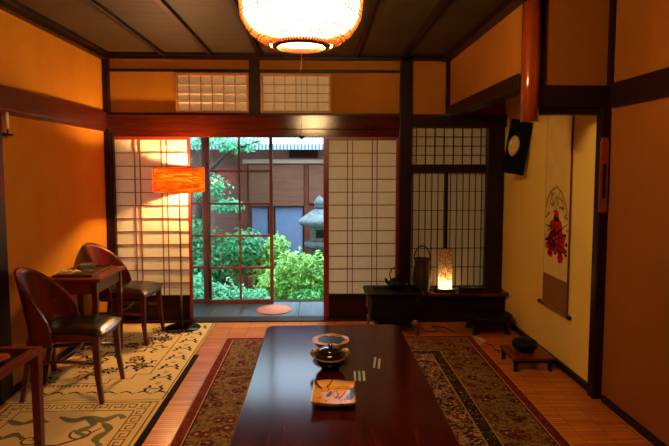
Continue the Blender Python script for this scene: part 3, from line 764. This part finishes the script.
# ================================================================= FLOOR LAMP
t = thing('floor_lamp', (-1.245, 4.66, 0), 'floor lamp with an orange drum shade before the paper door', 'lamp')
MB().lathe([(0, 0), (.168, 0), (.17, .006), (.165, .014), (.03, .02), (0, .02)], 48, cap=False).build('base', M['chrome'] if 'chrome' in M else plain('dark_chrome', s(70, 62, 56), .12, 1), t)
MB().tube([(0, 0, .02), (0, 0, 1.40)], .0075, 12).build('pole', M['metal'], t)
sh = MB(); n_ = 64; R_ = .222
for (ra, rb, fl) in ((R_, R_, 0),):
    a = [sh.bm.verts.new((R_ * math.cos(2*PI*k/n_), R_ * math.sin(2*PI*k/n_), 1.257)) for k in range(n_)]
    b = [sh.bm.verts.new((R_ * math.cos(2*PI*k/n_), R_ * math.sin(2*PI*k/n_), 1.473)) for k in range(n_)]
    for k in range(n_):
        f = sh.bm.faces.new((a[k], a[(k+1)%n_], b[(k+1)%n_], b[k])); f.smooth = True
sh.build('lamp_shade', M['shade'], t)
MB().tube([(-R_, 0, 1.262), (R_, 0, 1.262)], .002, 6).tube([(0, -R_, 1.262), (0, R_, 1.262)], .002, 6).build('shade_spokes', M['metal'], t)
MB().tube([(R_ * math.cos(2*PI*k/48), R_ * math.sin(2*PI*k/48), 1.473) for k in range(48)], .003, 6, closed=True).tube([(R_ * math.cos(2*PI*k/48), R_ * math.sin(2*PI*k/48), 1.257) for k in range(48)], .003, 6, closed=True).build('shade_rim', M['redglaze'], t)
lb = MB().lathe([(0, 1.34), (.03, 1.352), (.034, 1.372), (.03, 1.39), (.012, 1.41), (0, 1.412)], 16, cap=False).build('bulb', emis('bulb_glow', (1, .60, .22, 1), LAMP_W), t)

# ================================================================= PENDANT
PX, PY, PZ = -.067, 2.15, 2.135
t = thing('pendant_lamp', (PX, PY, PZ), 'round woven bamboo pendant lamp glowing at the ceiling', 'lamp')
def prof(z):   # radius of the shade at height z (-.165..+.17)
    u = min(1, abs(z) / .192); return .249 * (1 - u ** 2.3) ** .5
lin = MB(); zs = [-.160 + .32 * k / 20 for k in range(21)]
lin.lathe([(prof(z) - .012, z) for z in zs], 48, cap=False)
lin.build('paper_liner', emis('lit_paper', (1.0, .655, .27, 1), PENDANT), t)
MB().lathe([(0, -.150), (.10, -.150), (.10, -.146), (0, -.146)], 32, cap=False).build('diffuser', emis('lit_diffuser', (1.0, .62, .26, 1), 5), t)
M['rimb'] = plain('rim_bamboo', s(92, 40, 12), .5, 0, .2)
M['bamboo'] = plain('golden_bamboo', s(118, 58, 16), .6, 0, .1)
rb = MB()
for k in range(72):
    a_ = 2 * PI * k / 72
    P = [((prof(z)) * math.cos(a_), (prof(z)) * math.sin(a_), z) for z in [-.168 + .336 * j / 12 for j in range(13)]]
    rb.tube(P, .0036, 4)
rb.build('bamboo_ribs', M['bamboo'], t)
hb = MB()
for z in (-.15, -.142, -.12, -.06, -.05, .0, .01, .06, .07, .13):
    r_ = prof(z) + .003; hb.tube([(r_ * math.cos(2*PI*k/60), r_ * math.sin(2*PI*k/60), z) for k in range(60)], .0022, 4, closed=True)
hb.build('woven_hoops', M['bamboo'], t)
MB().lathe([(.100, -.176), (.118, -.172), (.124, -.16), (.118, -.150), (.102, -.152), (.100, -.176)], 48, cap=False).build('rim', M['rimb'], t)
MB().lathe([(.118, .15), (.124, .16), (.10, .17), (.098, .155), (.118, .15)], 48, cap=False).build('top_rim', M['rimb'], t)
MB().tube([(0, 0, .14), (0, 0, ZC - PZ)], .006, 8).tube([(-.1, 0, .155), (.1, 0, .155)], .004, 6).build('cord', M['cordm'], t)
MB().tube([(0, 0, -.15), (0, 0, -.525)], .0009, 5).build('pull_cord', M['rimb'], t)
MB().lathe([(0, -.012), (.009, -.008), (.012, 0), (.009, .008), (0, .012)], 14, (0, 0, -.535), cap=False).build('pull_knob', M['redglaze'] and M['cordm'], t)

# ================================================================= LOW TABLE
TX0, TX1, TY0, TY1, TZ = -.36, .572, 1.70, 3.585, .36
def rrect(x0, x1, y0, y1, r, k=6):
    P = []
    for (cx_, cy_, a0) in ((x1 - r, y1 - r, 0), (x0 + r, y1 - r, 90), (x0 + r, y0 + r, 180), (x1 - r, y0 + r, 270)):
        for j in range(k + 1):
            a_ = rad(a0 + 90 * j / k); P.append((cx_ + r * math.cos(a_), cy_ + r * math.sin(a_)))
    return P
cx_, cy_ = (TX0 + TX1) / 2, (TY0 + TY1) / 2; a_, b_ = (TX1 - TX0) / 2, (TY1 - TY0) / 2
t = thing('low_table', (cx_, cy_, .012), 'long low dark lacquered table in the middle of the room', 'table')
MB().prism(rrect(-a_, a_, -b_, b_, .06), TZ - .012 - .045, TZ - .012).build('tabletop', M['lacq'], t, .008)
MB().prism(rrect(-a_ + .08, a_ - .08, -b_ + .1, b_ - .1, .03), TZ - .012 - .12, TZ - .012 - .045).build('apron', M['lacq'], t, .003)
for sx in (-1, 1):
    for sy in (-1, 1):
        x, y = sx * (a_ - .11), sy * (b_ - .14)
        MB().sqbar([(x, y, 0), (x, y, .06), (x, y, TZ - .132)], [.045, .038, .045]).build('leg', M['lacq'], t, .006)
M['pale_stroke'] = plain('pale_green_strokes', s(150, 176, 120), .3)  # pale green strokes lying flat on the tabletop
mb = MB()
for (x, y, L, an) in ((.195, 2.68, .13, .05), (.219, 2.68, .13, .05), (.243, 2.68, .13, .05), (.322, 2.87, .16, .16), (.345, 2.85, .15, .16)):
    q = Vector((math.sin(an), math.cos(an), 0)) * L / 2; pq = Vector((math.cos(an), -math.sin(an), 0)) * .0065; c_ = Vector((x - cx_, y - cy_, TZ - .0117))
    MB().poly([c_ - q - pq, c_ - q + pq, c_ + q + pq, c_ + q - pq]).build('pale_stroke', M['pale_stroke'], t)

# ware on the table
M['amber'] = plain('amber_glaze', s(232, 176, 64), .22, 0, .6, .15, 18, .4)
M['darkglaze'] = plain('dark_green_glaze', s(26, 26, 18), .12, 0, .6, .2, 10, .6)
# bowl with wavy rim
t = thing('serving_bowl', (.075, 3.07, TZ), 'amber glazed bowl with dark inside and wavy rim, furthest on the table', 'bowl')
def wavy(prof, n=48, amp=.0022):
    m = MB(); rings = []
    for (r, z) in prof:
        rings.append([m.bm.verts.new((r * math.cos(2*PI*k/n), r * math.sin(2*PI*k/n), z + amp * (z / .06) ** 2 * math.sin(5 * 2*PI*k/n))) for k in range(n)])
    for a, b in zip(rings, rings[1:]):
        for k in range(n): m.bm.faces.new((a[k], a[(k+1)%n], b[(k+1)%n], b[k])).smooth = True
    m.bm.faces.new(rings[0][::-1]); m.bm.faces.new(rings[-1]); return m
wavy([(.040, 0), (.042, .010), (.06, .018), (.088, .036), (.108, .062), (.112, .068)]).build('outer_wall', M['amber'], t)
# the inner surface with a drip of amber at the lip
n = N('bowl_inside_glaze'); sep = n.n.new('ShaderNodeSeparateXYZ'); n.link(n.tc.outputs['Object'], sep.inputs[0])
rr2 = n.math('SQRT', n.math('ADD', n.math('POWER', sep.outputs[0], 2), n.math('POWER', sep.outputs[1], 2)))
nn = n.noise(n.mapping(), 22, 2); k = n.math('GREATER_THAN', n.math('ADD', rr2, n.math('MULTIPLY', nn, .09)), .128)
n.col(n.mix(k, s(18, 14, 10), s(218, 158, 60))); n.set(Roughness=.3); n.b.inputs['Specular IOR Level'].default_value = .2
wavy([(.002, .016), (.05, .021), (.084, .040), (.104, .063), (.1115, .0682)]).build('inner_wall', n.m, t)
# lidded pot
t = thing('lidded_pot', (.065, 2.79, TZ), 'squat dark glazed lidded pot with pale ears, middle of the table', 'pot')
MB().lathe([(.048, 0), (.053, .014), (.076, .036), (.086, .064), (.082, .088), (.066, .100)], 40).build('body', M['darkglaze'], t)
MB().lathe([(.064, .099), (.070, .102), (.053, .114), (.02, .121), (.012, .121)], 36).build('lid', M['darkglaze'], t)
MB().lathe([(.010, .120), (.008, .127), (.014, .134), (.010, .141), (0, .143)], 16).build('knob', M['metal'], t)
M['ivory'] = plain('ivory_glaze', s(216, 178, 104), .25, 0, .6, .2, 25, .3)
for sx in (-1, 1):
    e = MB(); P = [(sx * .080, -.0, .072), (sx * .092, 0, .074), (sx * .098, 0, .088), (sx * .090, 0, .102), (sx * .068, 0, .100)]
    e.tube(P, [.008, .013, .016, .014, .008], 12).build('handle', M['ivory'], t)
MB().lathe([(.0868, .066), (.0872, .069), (.0862, .073)], 40, cap=False).build('glaze_band', M['ivory'], t)
# square dish
n = N('painted_dish_glaze'); v = n.mapping((1, 1, 1)); f = n.noise(v, 6.5, 1, .5, .8); g = n.noise(v, 7, 1, .5, 1.6)
c1 = n.ramp(f, [(0, s(60, 32, 22)), (.40, s(232, 160, 62)), (.60, s(206, 168, 122))], True)
k = n.ramp(g, [(.485, (0, 0, 0, 1)), (.49, (1, 1, 1, 1)), (.505, (1, 1, 1, 1)), (.51, (0, 0, 0, 1))])
n.col(n.mix(k, c1, s(44, 24, 20))); n.set(Roughness=.28); M['dish'] = n.m
t = thing('square_dish', (.073, 2.41, TZ), 'square dish with painted orange and brown glaze, nearest on the table', 'dish', rad(-3))
m = MB(); G_ = 16; Vv = {}; Vb = {}
for i in range(G_ + 1):
    for j in range(G_ + 1):
        u = -1 + 2 * i / G_; v_ = -1 + 2 * j / G_
        z = .012 + .026 * max(abs(u), abs(v_)) ** 5 + .004 * math.sin(3 * u + 2 * v_)
        Vv[i, j] = m.bm.verts.new((u * .104, v_ * .128, z)); k_ = .82 + .16 * 0
        Vb[i, j] = m.bm.verts.new((u * .098, v_ * .122, max(0, z - .011)))
for i in range(G_):
    for j in range(G_):
        f = m.bm.faces.new((Vv[i, j], Vv[i+1, j], Vv[i+1, j+1], Vv[i, j+1])); f.smooth = True
        f = m.bm.faces.new((Vb[i, j+1], Vb[i+1, j+1], Vb[i+1, j], Vb[i, j])); f.smooth = True
for i in range(G_):
    for (a, b) in (((i, 0), (i+1, 0)), ((i+1, G_), (i, G_)), ((0, i+1), (0, i)), ((G_, i), (G_, i+1))):
        m.bm.faces.new((Vv[a], Vb[a], Vb[b], Vv[b]))
m.build('plate', M['dish'], t)
MB().lathe([(.04, -.0), (.04, .006)], 24).build('foot_ring', M['darkglaze'], t)

# ================================================================= BRAZIER, KETTLE
t = brazier = thing('brazier', (.665, 4.55, 0), 'black footed brazier with flared rim beyond the low table', 'brazier')
def rectloft(secs, n=None):
    m = MB(); rings = []
    for (hx_, hy_, z) in secs:
        rings.append([m.bm.verts.new((x, y, z)) for x, y in rrect(-hx_, hx_, -hy_, hy_, min(hx_, hy_) * .22, 4)])
    for a, b in zip(rings, rings[1:]):
        L = len(a)
        for k in range(L): m.bm.faces.new((a[k], a[(k+1)%L], b[(k+1)%L], b[k])).smooth = False
    m.bm.faces.new(rings[0][::-1]); m.bm.faces.new(rings[-1]); return m
rectloft([(.16, .10, .065), (.20, .125, .085), (.215, .135, .18), (.205, .13, .30), (.215, .135, .35)]).build('body', M['iron'], t)
m = rectloft([(.21, .13, .345), (.245, .152, .362), (.256, .158, .372), (.25, .154, .384), (.17, .10, .378), (.165, .095, .36)])
m.build('rim', M['black'], t)
for sx in (-1, 1):
    for sy in (-1, 1):
        x, y = sx * .165, sy * .105
        MB().tube([(x, y, .12), (x + sx * .028, y + sy * .018, .095), (x + sx * .026, y + sy * .016, .05), (x + sx * .036, y + sy * .024, .02), (x + sx * .042, y + sy * .028, 0)], [.034, .032, .017, .02, .024], 12).build('leg', M['bronze'] if (sy < 0 or sx < 0) else M['iron'], t)
for sx in (-1, 1):
    MB().tube([(sx * .212, .045 * math.cos(a), .29 + .04 * math.sin(a)) if False else (sx * (.214 + .012), .045 * math.cos(a), .27 + .045 * math.sin(a)) for a in [2*PI*k/20 for k in range(20)]], .0055, 8, closed=True).build('ring_handle', M['bronze'], t)
t = thing('iron_kettle', (.715, 4.55, .380), 'dark iron kettle with an arched handle on the brazier', 'kettle')
MB().lathe([(.05, 0), (.07, .01), (.085, .04), (.082, .07), (.06, .095), (.04, .10)], 32).build('body', M['iron'], t)
MB().lathe([(.042, .10), (.03, .108), (.006, .112), (.006, .118), (.012, .124), (0, .13)], 24).build('lid', M['iron'], t)
MB().tube([(-.072, 0, .05), (-.10, 0, .07), (-.108, 0, .095), (-.118, 0, .10)], [.02, .014, .010, .009], 12).build('spout', M['iron'], t)
MB().tube([(-.062, 0, .085), (-.075, 0, .14), (-.055, 0, .19), (0, 0, .205), (.055, 0, .19), (.07, 0, .14), (.06, 0, .085)], .0055, 10).build('handle', M['iron'], t)

# basket vase on shelf
SH = .30
n = N('dark_basketry'); v = n.mapping(); wv = n.n.new('ShaderNodeTexWave'); wv.bands_direction = 'Z'; wv.inputs['Scale'].default_value = 30; wv.inputs['Distortion'].default_value = 6
n.link(v, wv.inputs['Vector']); n.col(n.ramp(wv.outputs['Fac'], [(.2, s(12, 7, 5)), (.9, s(46, 22, 12))])); n.set(Roughness=.5); n.bump(wv.outputs['Fac'], .5, .004); M['basket'] = n.m
t = thing('flower_basket', (.985, 4.808, SH), 'tall dark woven basket with a hoop handle on the shelf', 'basket')
MB().lathe([(.062, 0), (.07, .01), (.082, .06), (.088, .13), (.080, .20), (.068, .26), (.074, .30), (.082, .315), (.074, .315), (.062, .26), (0, .25)], 32, cap=False).build('body', M['basket'], t)
MB().tube([(.076 * math.cos(a), 0, .31 + .125 * math.sin(a)) for a in [PI * k / 18 for k in range(19)]], .006, 8).build('handle', M['basket'], t)
MB().lathe([(.0, .0), (.058, 0), (.06, .012), (0, .012)], 32, cap=False).build('foot', M['black'], t)

# shelf lamp
t = thing('shelf_lamp', (1.205, 4.80, SH), 'glowing pierced cylinder lamp on the shelf', 'lamp')
MB().box(-.09, .09, -.055, .055, 0, .028).build('base', M['black'], t, .004)
sh = MB(); n_ = 48; R_ = .063
a = [sh.bm.verts.new((R_ * math.cos(2*PI*k/n_), R_ * math.sin(2*PI*k/n_) * .85, .03)) for k in range(n_)]; b = [sh.bm.verts.new((v.co.x, v.co.y, .40)) for v in a]
for k in range(n_): sh.bm.faces.new((a[k], a[(k+1)%n_], b[(k+1)%n_], b[k])).smooth = True
sh.build('lamp_shade', M['pierced'], t)
MB().lathe([(0, .028), (.018, .035), (.022, .06), (.018, .085), (0, .095)], 16, cap=False).build('bulb', emis('shelf_bulb_glow', (1, .60, .22, 1), SHELF_W), t)
t = thing('shelf_box', (1.45, 4.80, SH), 'low black box on the shelf right of the glowing lamp', 'box')
MB().box(-.10, .10, -.06, .06, 0, .03).build('body', M['black'], t, .004)
MB().box(-.105, .105, -.064, .064, .03, .042).build('lid', M['black'], t, .004)

# round low black stand in the corner
t = thing('round_stand', (1.53, 4.53, 0), 'low rounded black lacquer stand in the alcove corner', 'stand')
pts = [(.215 * math.copysign(abs(math.cos(a)) ** .8, math.cos(a)), .165 * math.copysign(abs(math.sin(a)) ** .8, math.sin(a))) for a in [2*PI*k/40 for k in range(40)]]
MB().prism(pts, .125, .155).build('top', M['black'], t, .006)
MB().prism([(x * .9, y * .9) for x, y in pts], .07, .125).build('skirt', M['black'], t, .004)
for sx in (-1, 1):
    for sy in (-1, 1):
        x, y = sx * .13, sy * .095
        MB().sqbar([(x + sx * .02, y + sy * .01, 0), (x + sx * .005, y, .04), (x, y, .075)], [.022, .018, .026]).build('leg', M['black'], t, .004)

# low red stand with iron bowl
t = thing('low_stand', (1.552, 3.715, 0), 'small low red brown lacquer stand by the yellow wall', 'stand')
MB().box(-.15, .15, -.145, .145, .085, .103).build('top', M['stable'], t, .004)
MB().box(-.13, .13, -.128, -.115, .062, .085).box(-.13, .13, .115, .128, .062, .085).box(-.13, -.118, -.115, .115, .062, .085).box(.118, .13, -.115, .115, .062, .085).build('apron', M['black'], t)
for sx in (-1, 1):
    for sy in (-1, 1):
        x, y = sx * .128, sy * .122
        MB().sqbar([(x, y, 0), (x - sx * .003, y - sy * .003, .03), (x, y, .085)], [.013, .011, .016]).build('leg', M['black'], t, .002)
t = thing('incense_bowl', (1.545, 3.73, .103), 'squat black iron bowl on the low red brown stand', 'bowl')
MB().lathe([(.055, 0), (.07, .012), (.088, .035), (.092, .06), (.084, .078), (.074, .08), (.07, .074), (0, .07)], 36, cap=False).build('body', M['iron'], t)
MB().lathe([(.074, .078), (.06, .09), (.02, .096), (0, .097)], 32, cap=False).build('lid', M['iron'], t)

# ================================================================= SCROLL
t = thing('hanging_scroll', (XR - .012, 3.775, .39), 'hanging scroll with a red painted figure on the yellow wall', 'scroll')
M['scrollpaper'] = plain('scroll_paper', s(236, 204, 112), .85, 0, .1, .08, 8)
M['mount'] = plain('brown_silk_mount', s(150, 100, 52), .8, 0, .2, .15, 60)
M['scrollred'] = plain('scroll_red_edge', s(128, 48, 24), .7)
# local: y = along wall (+y is left in the picture), z up, face toward -x
def wl(mb, pts, x, mi=0): mb.poly([(x, max(-.18, min(.19, y * 1.25)), z) for y, z in pts], mi)
HW = .205
MB().box(-.006, -.003, -HW, HW, .03, 1.75).build('backing', M['scrollred'], t)
MB().box(-.0075, -.006, -HW + .02, HW - .008, .03, .26).build('lower_mount', M['mount'], t)
MB().box(-.0075, -.006, -HW + .02, HW - .008, .26, 1.74).build('painting_sheet', M['scrollpaper'], t)
M['ink'] = plain('grey_ink', s(172, 140, 78), .9, 0, .1, .3, 40)
M['vermilion'] = plain('vermilion_paint', s(206, 36, 16), .8, 0, .1, .25, 30)
M['darkpaint'] = plain('dark_paint', s(56, 22, 16), .9, 0, .1)
mb = MB(); q_ = random.Random(5); X_ = -.0082
def blob(y, z, ry, rz, mi, x=X_, wob=.2, k=14):
    wl(mb, [(y + ry * (1 + wob * q_.uniform(-1, 1)) * math.cos(2*PI*j/k), z + rz * (1 + wob * q_.uniform(-1, 1)) * math.sin(2*PI*j/k)) for j in range(k)], x, mi)
def stroke(P, w_, mi, x=X_):
    for (a, b) in zip(P, P[1:]):
        dy, dz = b[0] - a[0], b[1] - a[1]; L = math.hypot(dy, dz) or 1; ny_, nz_ = -dz / L * w_ / 2, dy / L * w_ / 2
        wl(mb, [(a[0] + ny_, a[1] + nz_), (b[0] + ny_, b[1] + nz_), (b[0] - ny_, b[1] - nz_), (a[0] - ny_, a[1] - nz_)], x, mi)
# mountain-like washes above a red seated figure
for k_ in range(9):
    a0 = q_.uniform(-.13, .05); stroke([(a0, .76 + q_.uniform(-.03, .06)), (a0 + .05, .84 + q_.uniform(-.03, .08)), (a0 + .10, .80 + q_.uniform(-.04, .06))], .007, 0)
stroke([(.16, .74), (.13, .84), (.07, .91), (.01, .94), (-.06, .90), (-.11, .82), (-.15, .74)], .012, 0)
for k_ in range(14): blob(q_.uniform(-.14, .15), q_.uniform(.62, .80), .016, .010, 0, X_ - .0002)
blob(0, .54, .13, .07, 1, X_ - .0003); blob(0, .64, .085, .07, 1, X_ - .0003); blob(0, .72, .035, .045, 1, X_ - .0003); blob(-.01, .48, .15, .035, 1, X_ - .0003)
blob(.07, .43, .035, .035, 1, X_ - .0003); blob(-.06, .42, .035, .04, 1, X_ - .0003)
for k_ in range(26): stroke([(q_.uniform(-.15, .15), q_.uniform(.44, .66)), (q_.uniform(-.15, .15), q_.uniform(.44, .68))], .006, 2, X_ - .0006)
for k_ in range(16): blob(q_.uniform(-.16, .16), q_.uniform(.43, .64), .016, .012, 2, X_ - .0009)
for k_ in range(14): blob(q_.uniform(-.09, .09), q_.uniform(.46, .70), .018, .016, 1, X_ - .0012)
bmesh.ops.recalc_face_normals(mb.bm, faces=mb.bm.faces)
mb.build('painting', [M['ink'], M['vermilion'], M['darkpaint']], t)
MB().tube([(-.012, -HW - .025, .018), (-.012, HW + .02, .018)], .013, 12).build('roller', M['mount'], t)
for sg in (-1, 1): MB().tube([(-.012, sg * (HW + .02), .018), (-.012, sg * (HW + .045), .018)], .016, 12).build('roller_knob', M['black'], t)
MB().tube([(-.008, -HW, 1.75), (-.008, HW, 1.75)], .007, 8).build('top_rod', M['mount'], t)

# mask plaque hanging near the corner
t = thing('mask_plaque', (1.655, 4.35, 1.42), 'black hanging board with a small pale carved mask', 'plaque', rad(-28))
tilt = Matrix.Rotation(rad(9), 4, 'Y')
MB().box(-.09, .09, -.008, .008, 0, .46).build('board', M['matte'], t, .004, mat4=tilt)
M['mask'] = plain('gilded_mask', s(236, 206, 128), .35, .2)
m = MB(); Vv = {}; NA, NR = 28, 10
def mask_pt(u, v_):
    w_ = .046 * (1 - .22 * max(0, -v_) ** 1.5)
    dep = .036 * math.sqrt(max(0, 1 - min(1, u * u + v_ * v_))) + .014 * math.exp(-(u * 6) ** 2 - ((v_ + .08) * 3.2) ** 2) - .009 * math.exp(-((abs(u) - .40) * 6) ** 2 - ((v_ - .22) * 7) ** 2) + .005 * math.exp(-(u * 3) ** 2 - ((v_ + .48) * 9) ** 2)
    return (u * w_ - .028, -.008 - dep, .235 + v_ * .088)
for i in range(NR + 1):
    for j in range(NA):
        r_ = i / NR; a_ = 2 * PI * j / NA; Vv[i, j] = m.bm.verts.new(mask_pt(r_ * math.cos(a_), r_ * math.sin(a_)))
for i in range(NR):
    for j in range(NA):
        if i == 0:
            m.bm.faces.new((Vv[1, j], Vv[1, (j+1) % NA], Vv[0, 0])).smooth = True
        else: m.bm.faces.new((Vv[i, j], Vv[i+1, j], Vv[i+1, (j+1) % NA], Vv[i, (j+1) % NA])).smooth = True
m.bm.transform(tilt); mk = m.build('mask', M['mask'], t)
MB().tube([(-.0 + .07, 0, .455), (.10, 0, .70), (.10, 0, .94)], .003, 6).build('hanging_cord', M['cordm'], t)

# narrow wooden board on the post
t = thing('wooden_gauge', (1.758, 3.122, 1.195), 'narrow wooden board with a dark slot, hung on the post', 'gauge')
M['redboard'] = wood('red_board', s(120, 46, 20), s(150, 62, 28), .35, 'z', 5)
MB().prism([(-.026, -.006), (.026, -.006), (.026, .006), (-.026, .006)], 0, .45).lathe([(0, -.006), (.026, -.006), (.026, .006), (0, .006)], 20, (0, 0, 0), cap=False).build('board', M['redboard'], t) if False else MB().box(-.026, .026, -.006, .006, 0, .44).box(-.020, .020, -.006, .006, .44, .46).build('board', M['redboard'], t, .003)
MB().box(-.009, .009, -.009, -.006, .09, .30).build('slot', M['black'], t)
MB().tube([(0, -.010, .43), (0, -.006, .43)], .005, 10).build('peg', M['black'], t)

# candle bracket on the left wall
t = thing('wall_candle', (XL + .035, 3.335, 1.675), 'white candle on a small black wall bracket, upper left', 'candle')
MB().box(-.035, -.028, -.035, .045, -.005, .02).box(-.03, .03, -.01, .01, -.002, .004).lathe([(.0, .0), (.03, 0), (.034, .01), (0, .006)], 20, cap=False).build('bracket', M['black'], t)
MB().tube([(0, 0, .006), (0, 0, .04)], .005, 8).build('spike', M['black'], t)
MB().tube([(0, 0, .04), (0, 0, .145)], .009, 12).build('candle', M['white'], t)

# cords and power strip on the floor
def cord(P, par):
    pts = []
    for i in range(len(P) - 1):
        p0 = Vector(P[max(i-1, 0)] + (0,)); p1 = Vector(P[i] + (0,)); p2 = Vector(P[i+1] + (0,)); p3 = Vector(P[min(i+2, len(P)-1)] + (0,))
        for k in range(6):
            u = k / 6; pts.append(.5 * ((2*p1) + (p2-p0)*u + (2*p0-5*p1+4*p2-p3)*u*u + (-p0+3*p1-3*p2+p3)*u**3) + Vector((0, 0, .0045)))
    pts.append(Vector(P[-1] + (.0045,)))
    iv = (Matrix.Translation(par.location) @ par.rotation_euler.to_matrix().to_4x4()).inverted()
    MB().tube([iv @ q for q in pts], .004, 6).build('power_cord', M['cordm'], par)
cord([(.93, 4.62), (1.0, 4.50), (1.10, 4.55), (1.05, 4.66), (1.17, 4.60), (1.22, 4.47)], brazier)
t = thing('power_strip', (1.375, 4.25, 0), 'small beige power strip on the floor at the rug corner', 'power strip', rad(-68))
MB().box(-.065, .065, -.022, .022, 0, .022).build('body', M['beige'], t, .004)
for k in range(3):
    mb = MB()
    for sg in (-1, 1): mb.box(-.042 + .042 * k - .008, -.042 + .042 * k + .008, sg * .006 - .0015, sg * .006 + .0015, .0221, .0226)
    mb.build('socket', M['black'], t)
cord([(1.395, 4.19), (1.44, 4.12), (1.43, 4.02), (1.50, 3.99), (1.60, 4.02)], t)
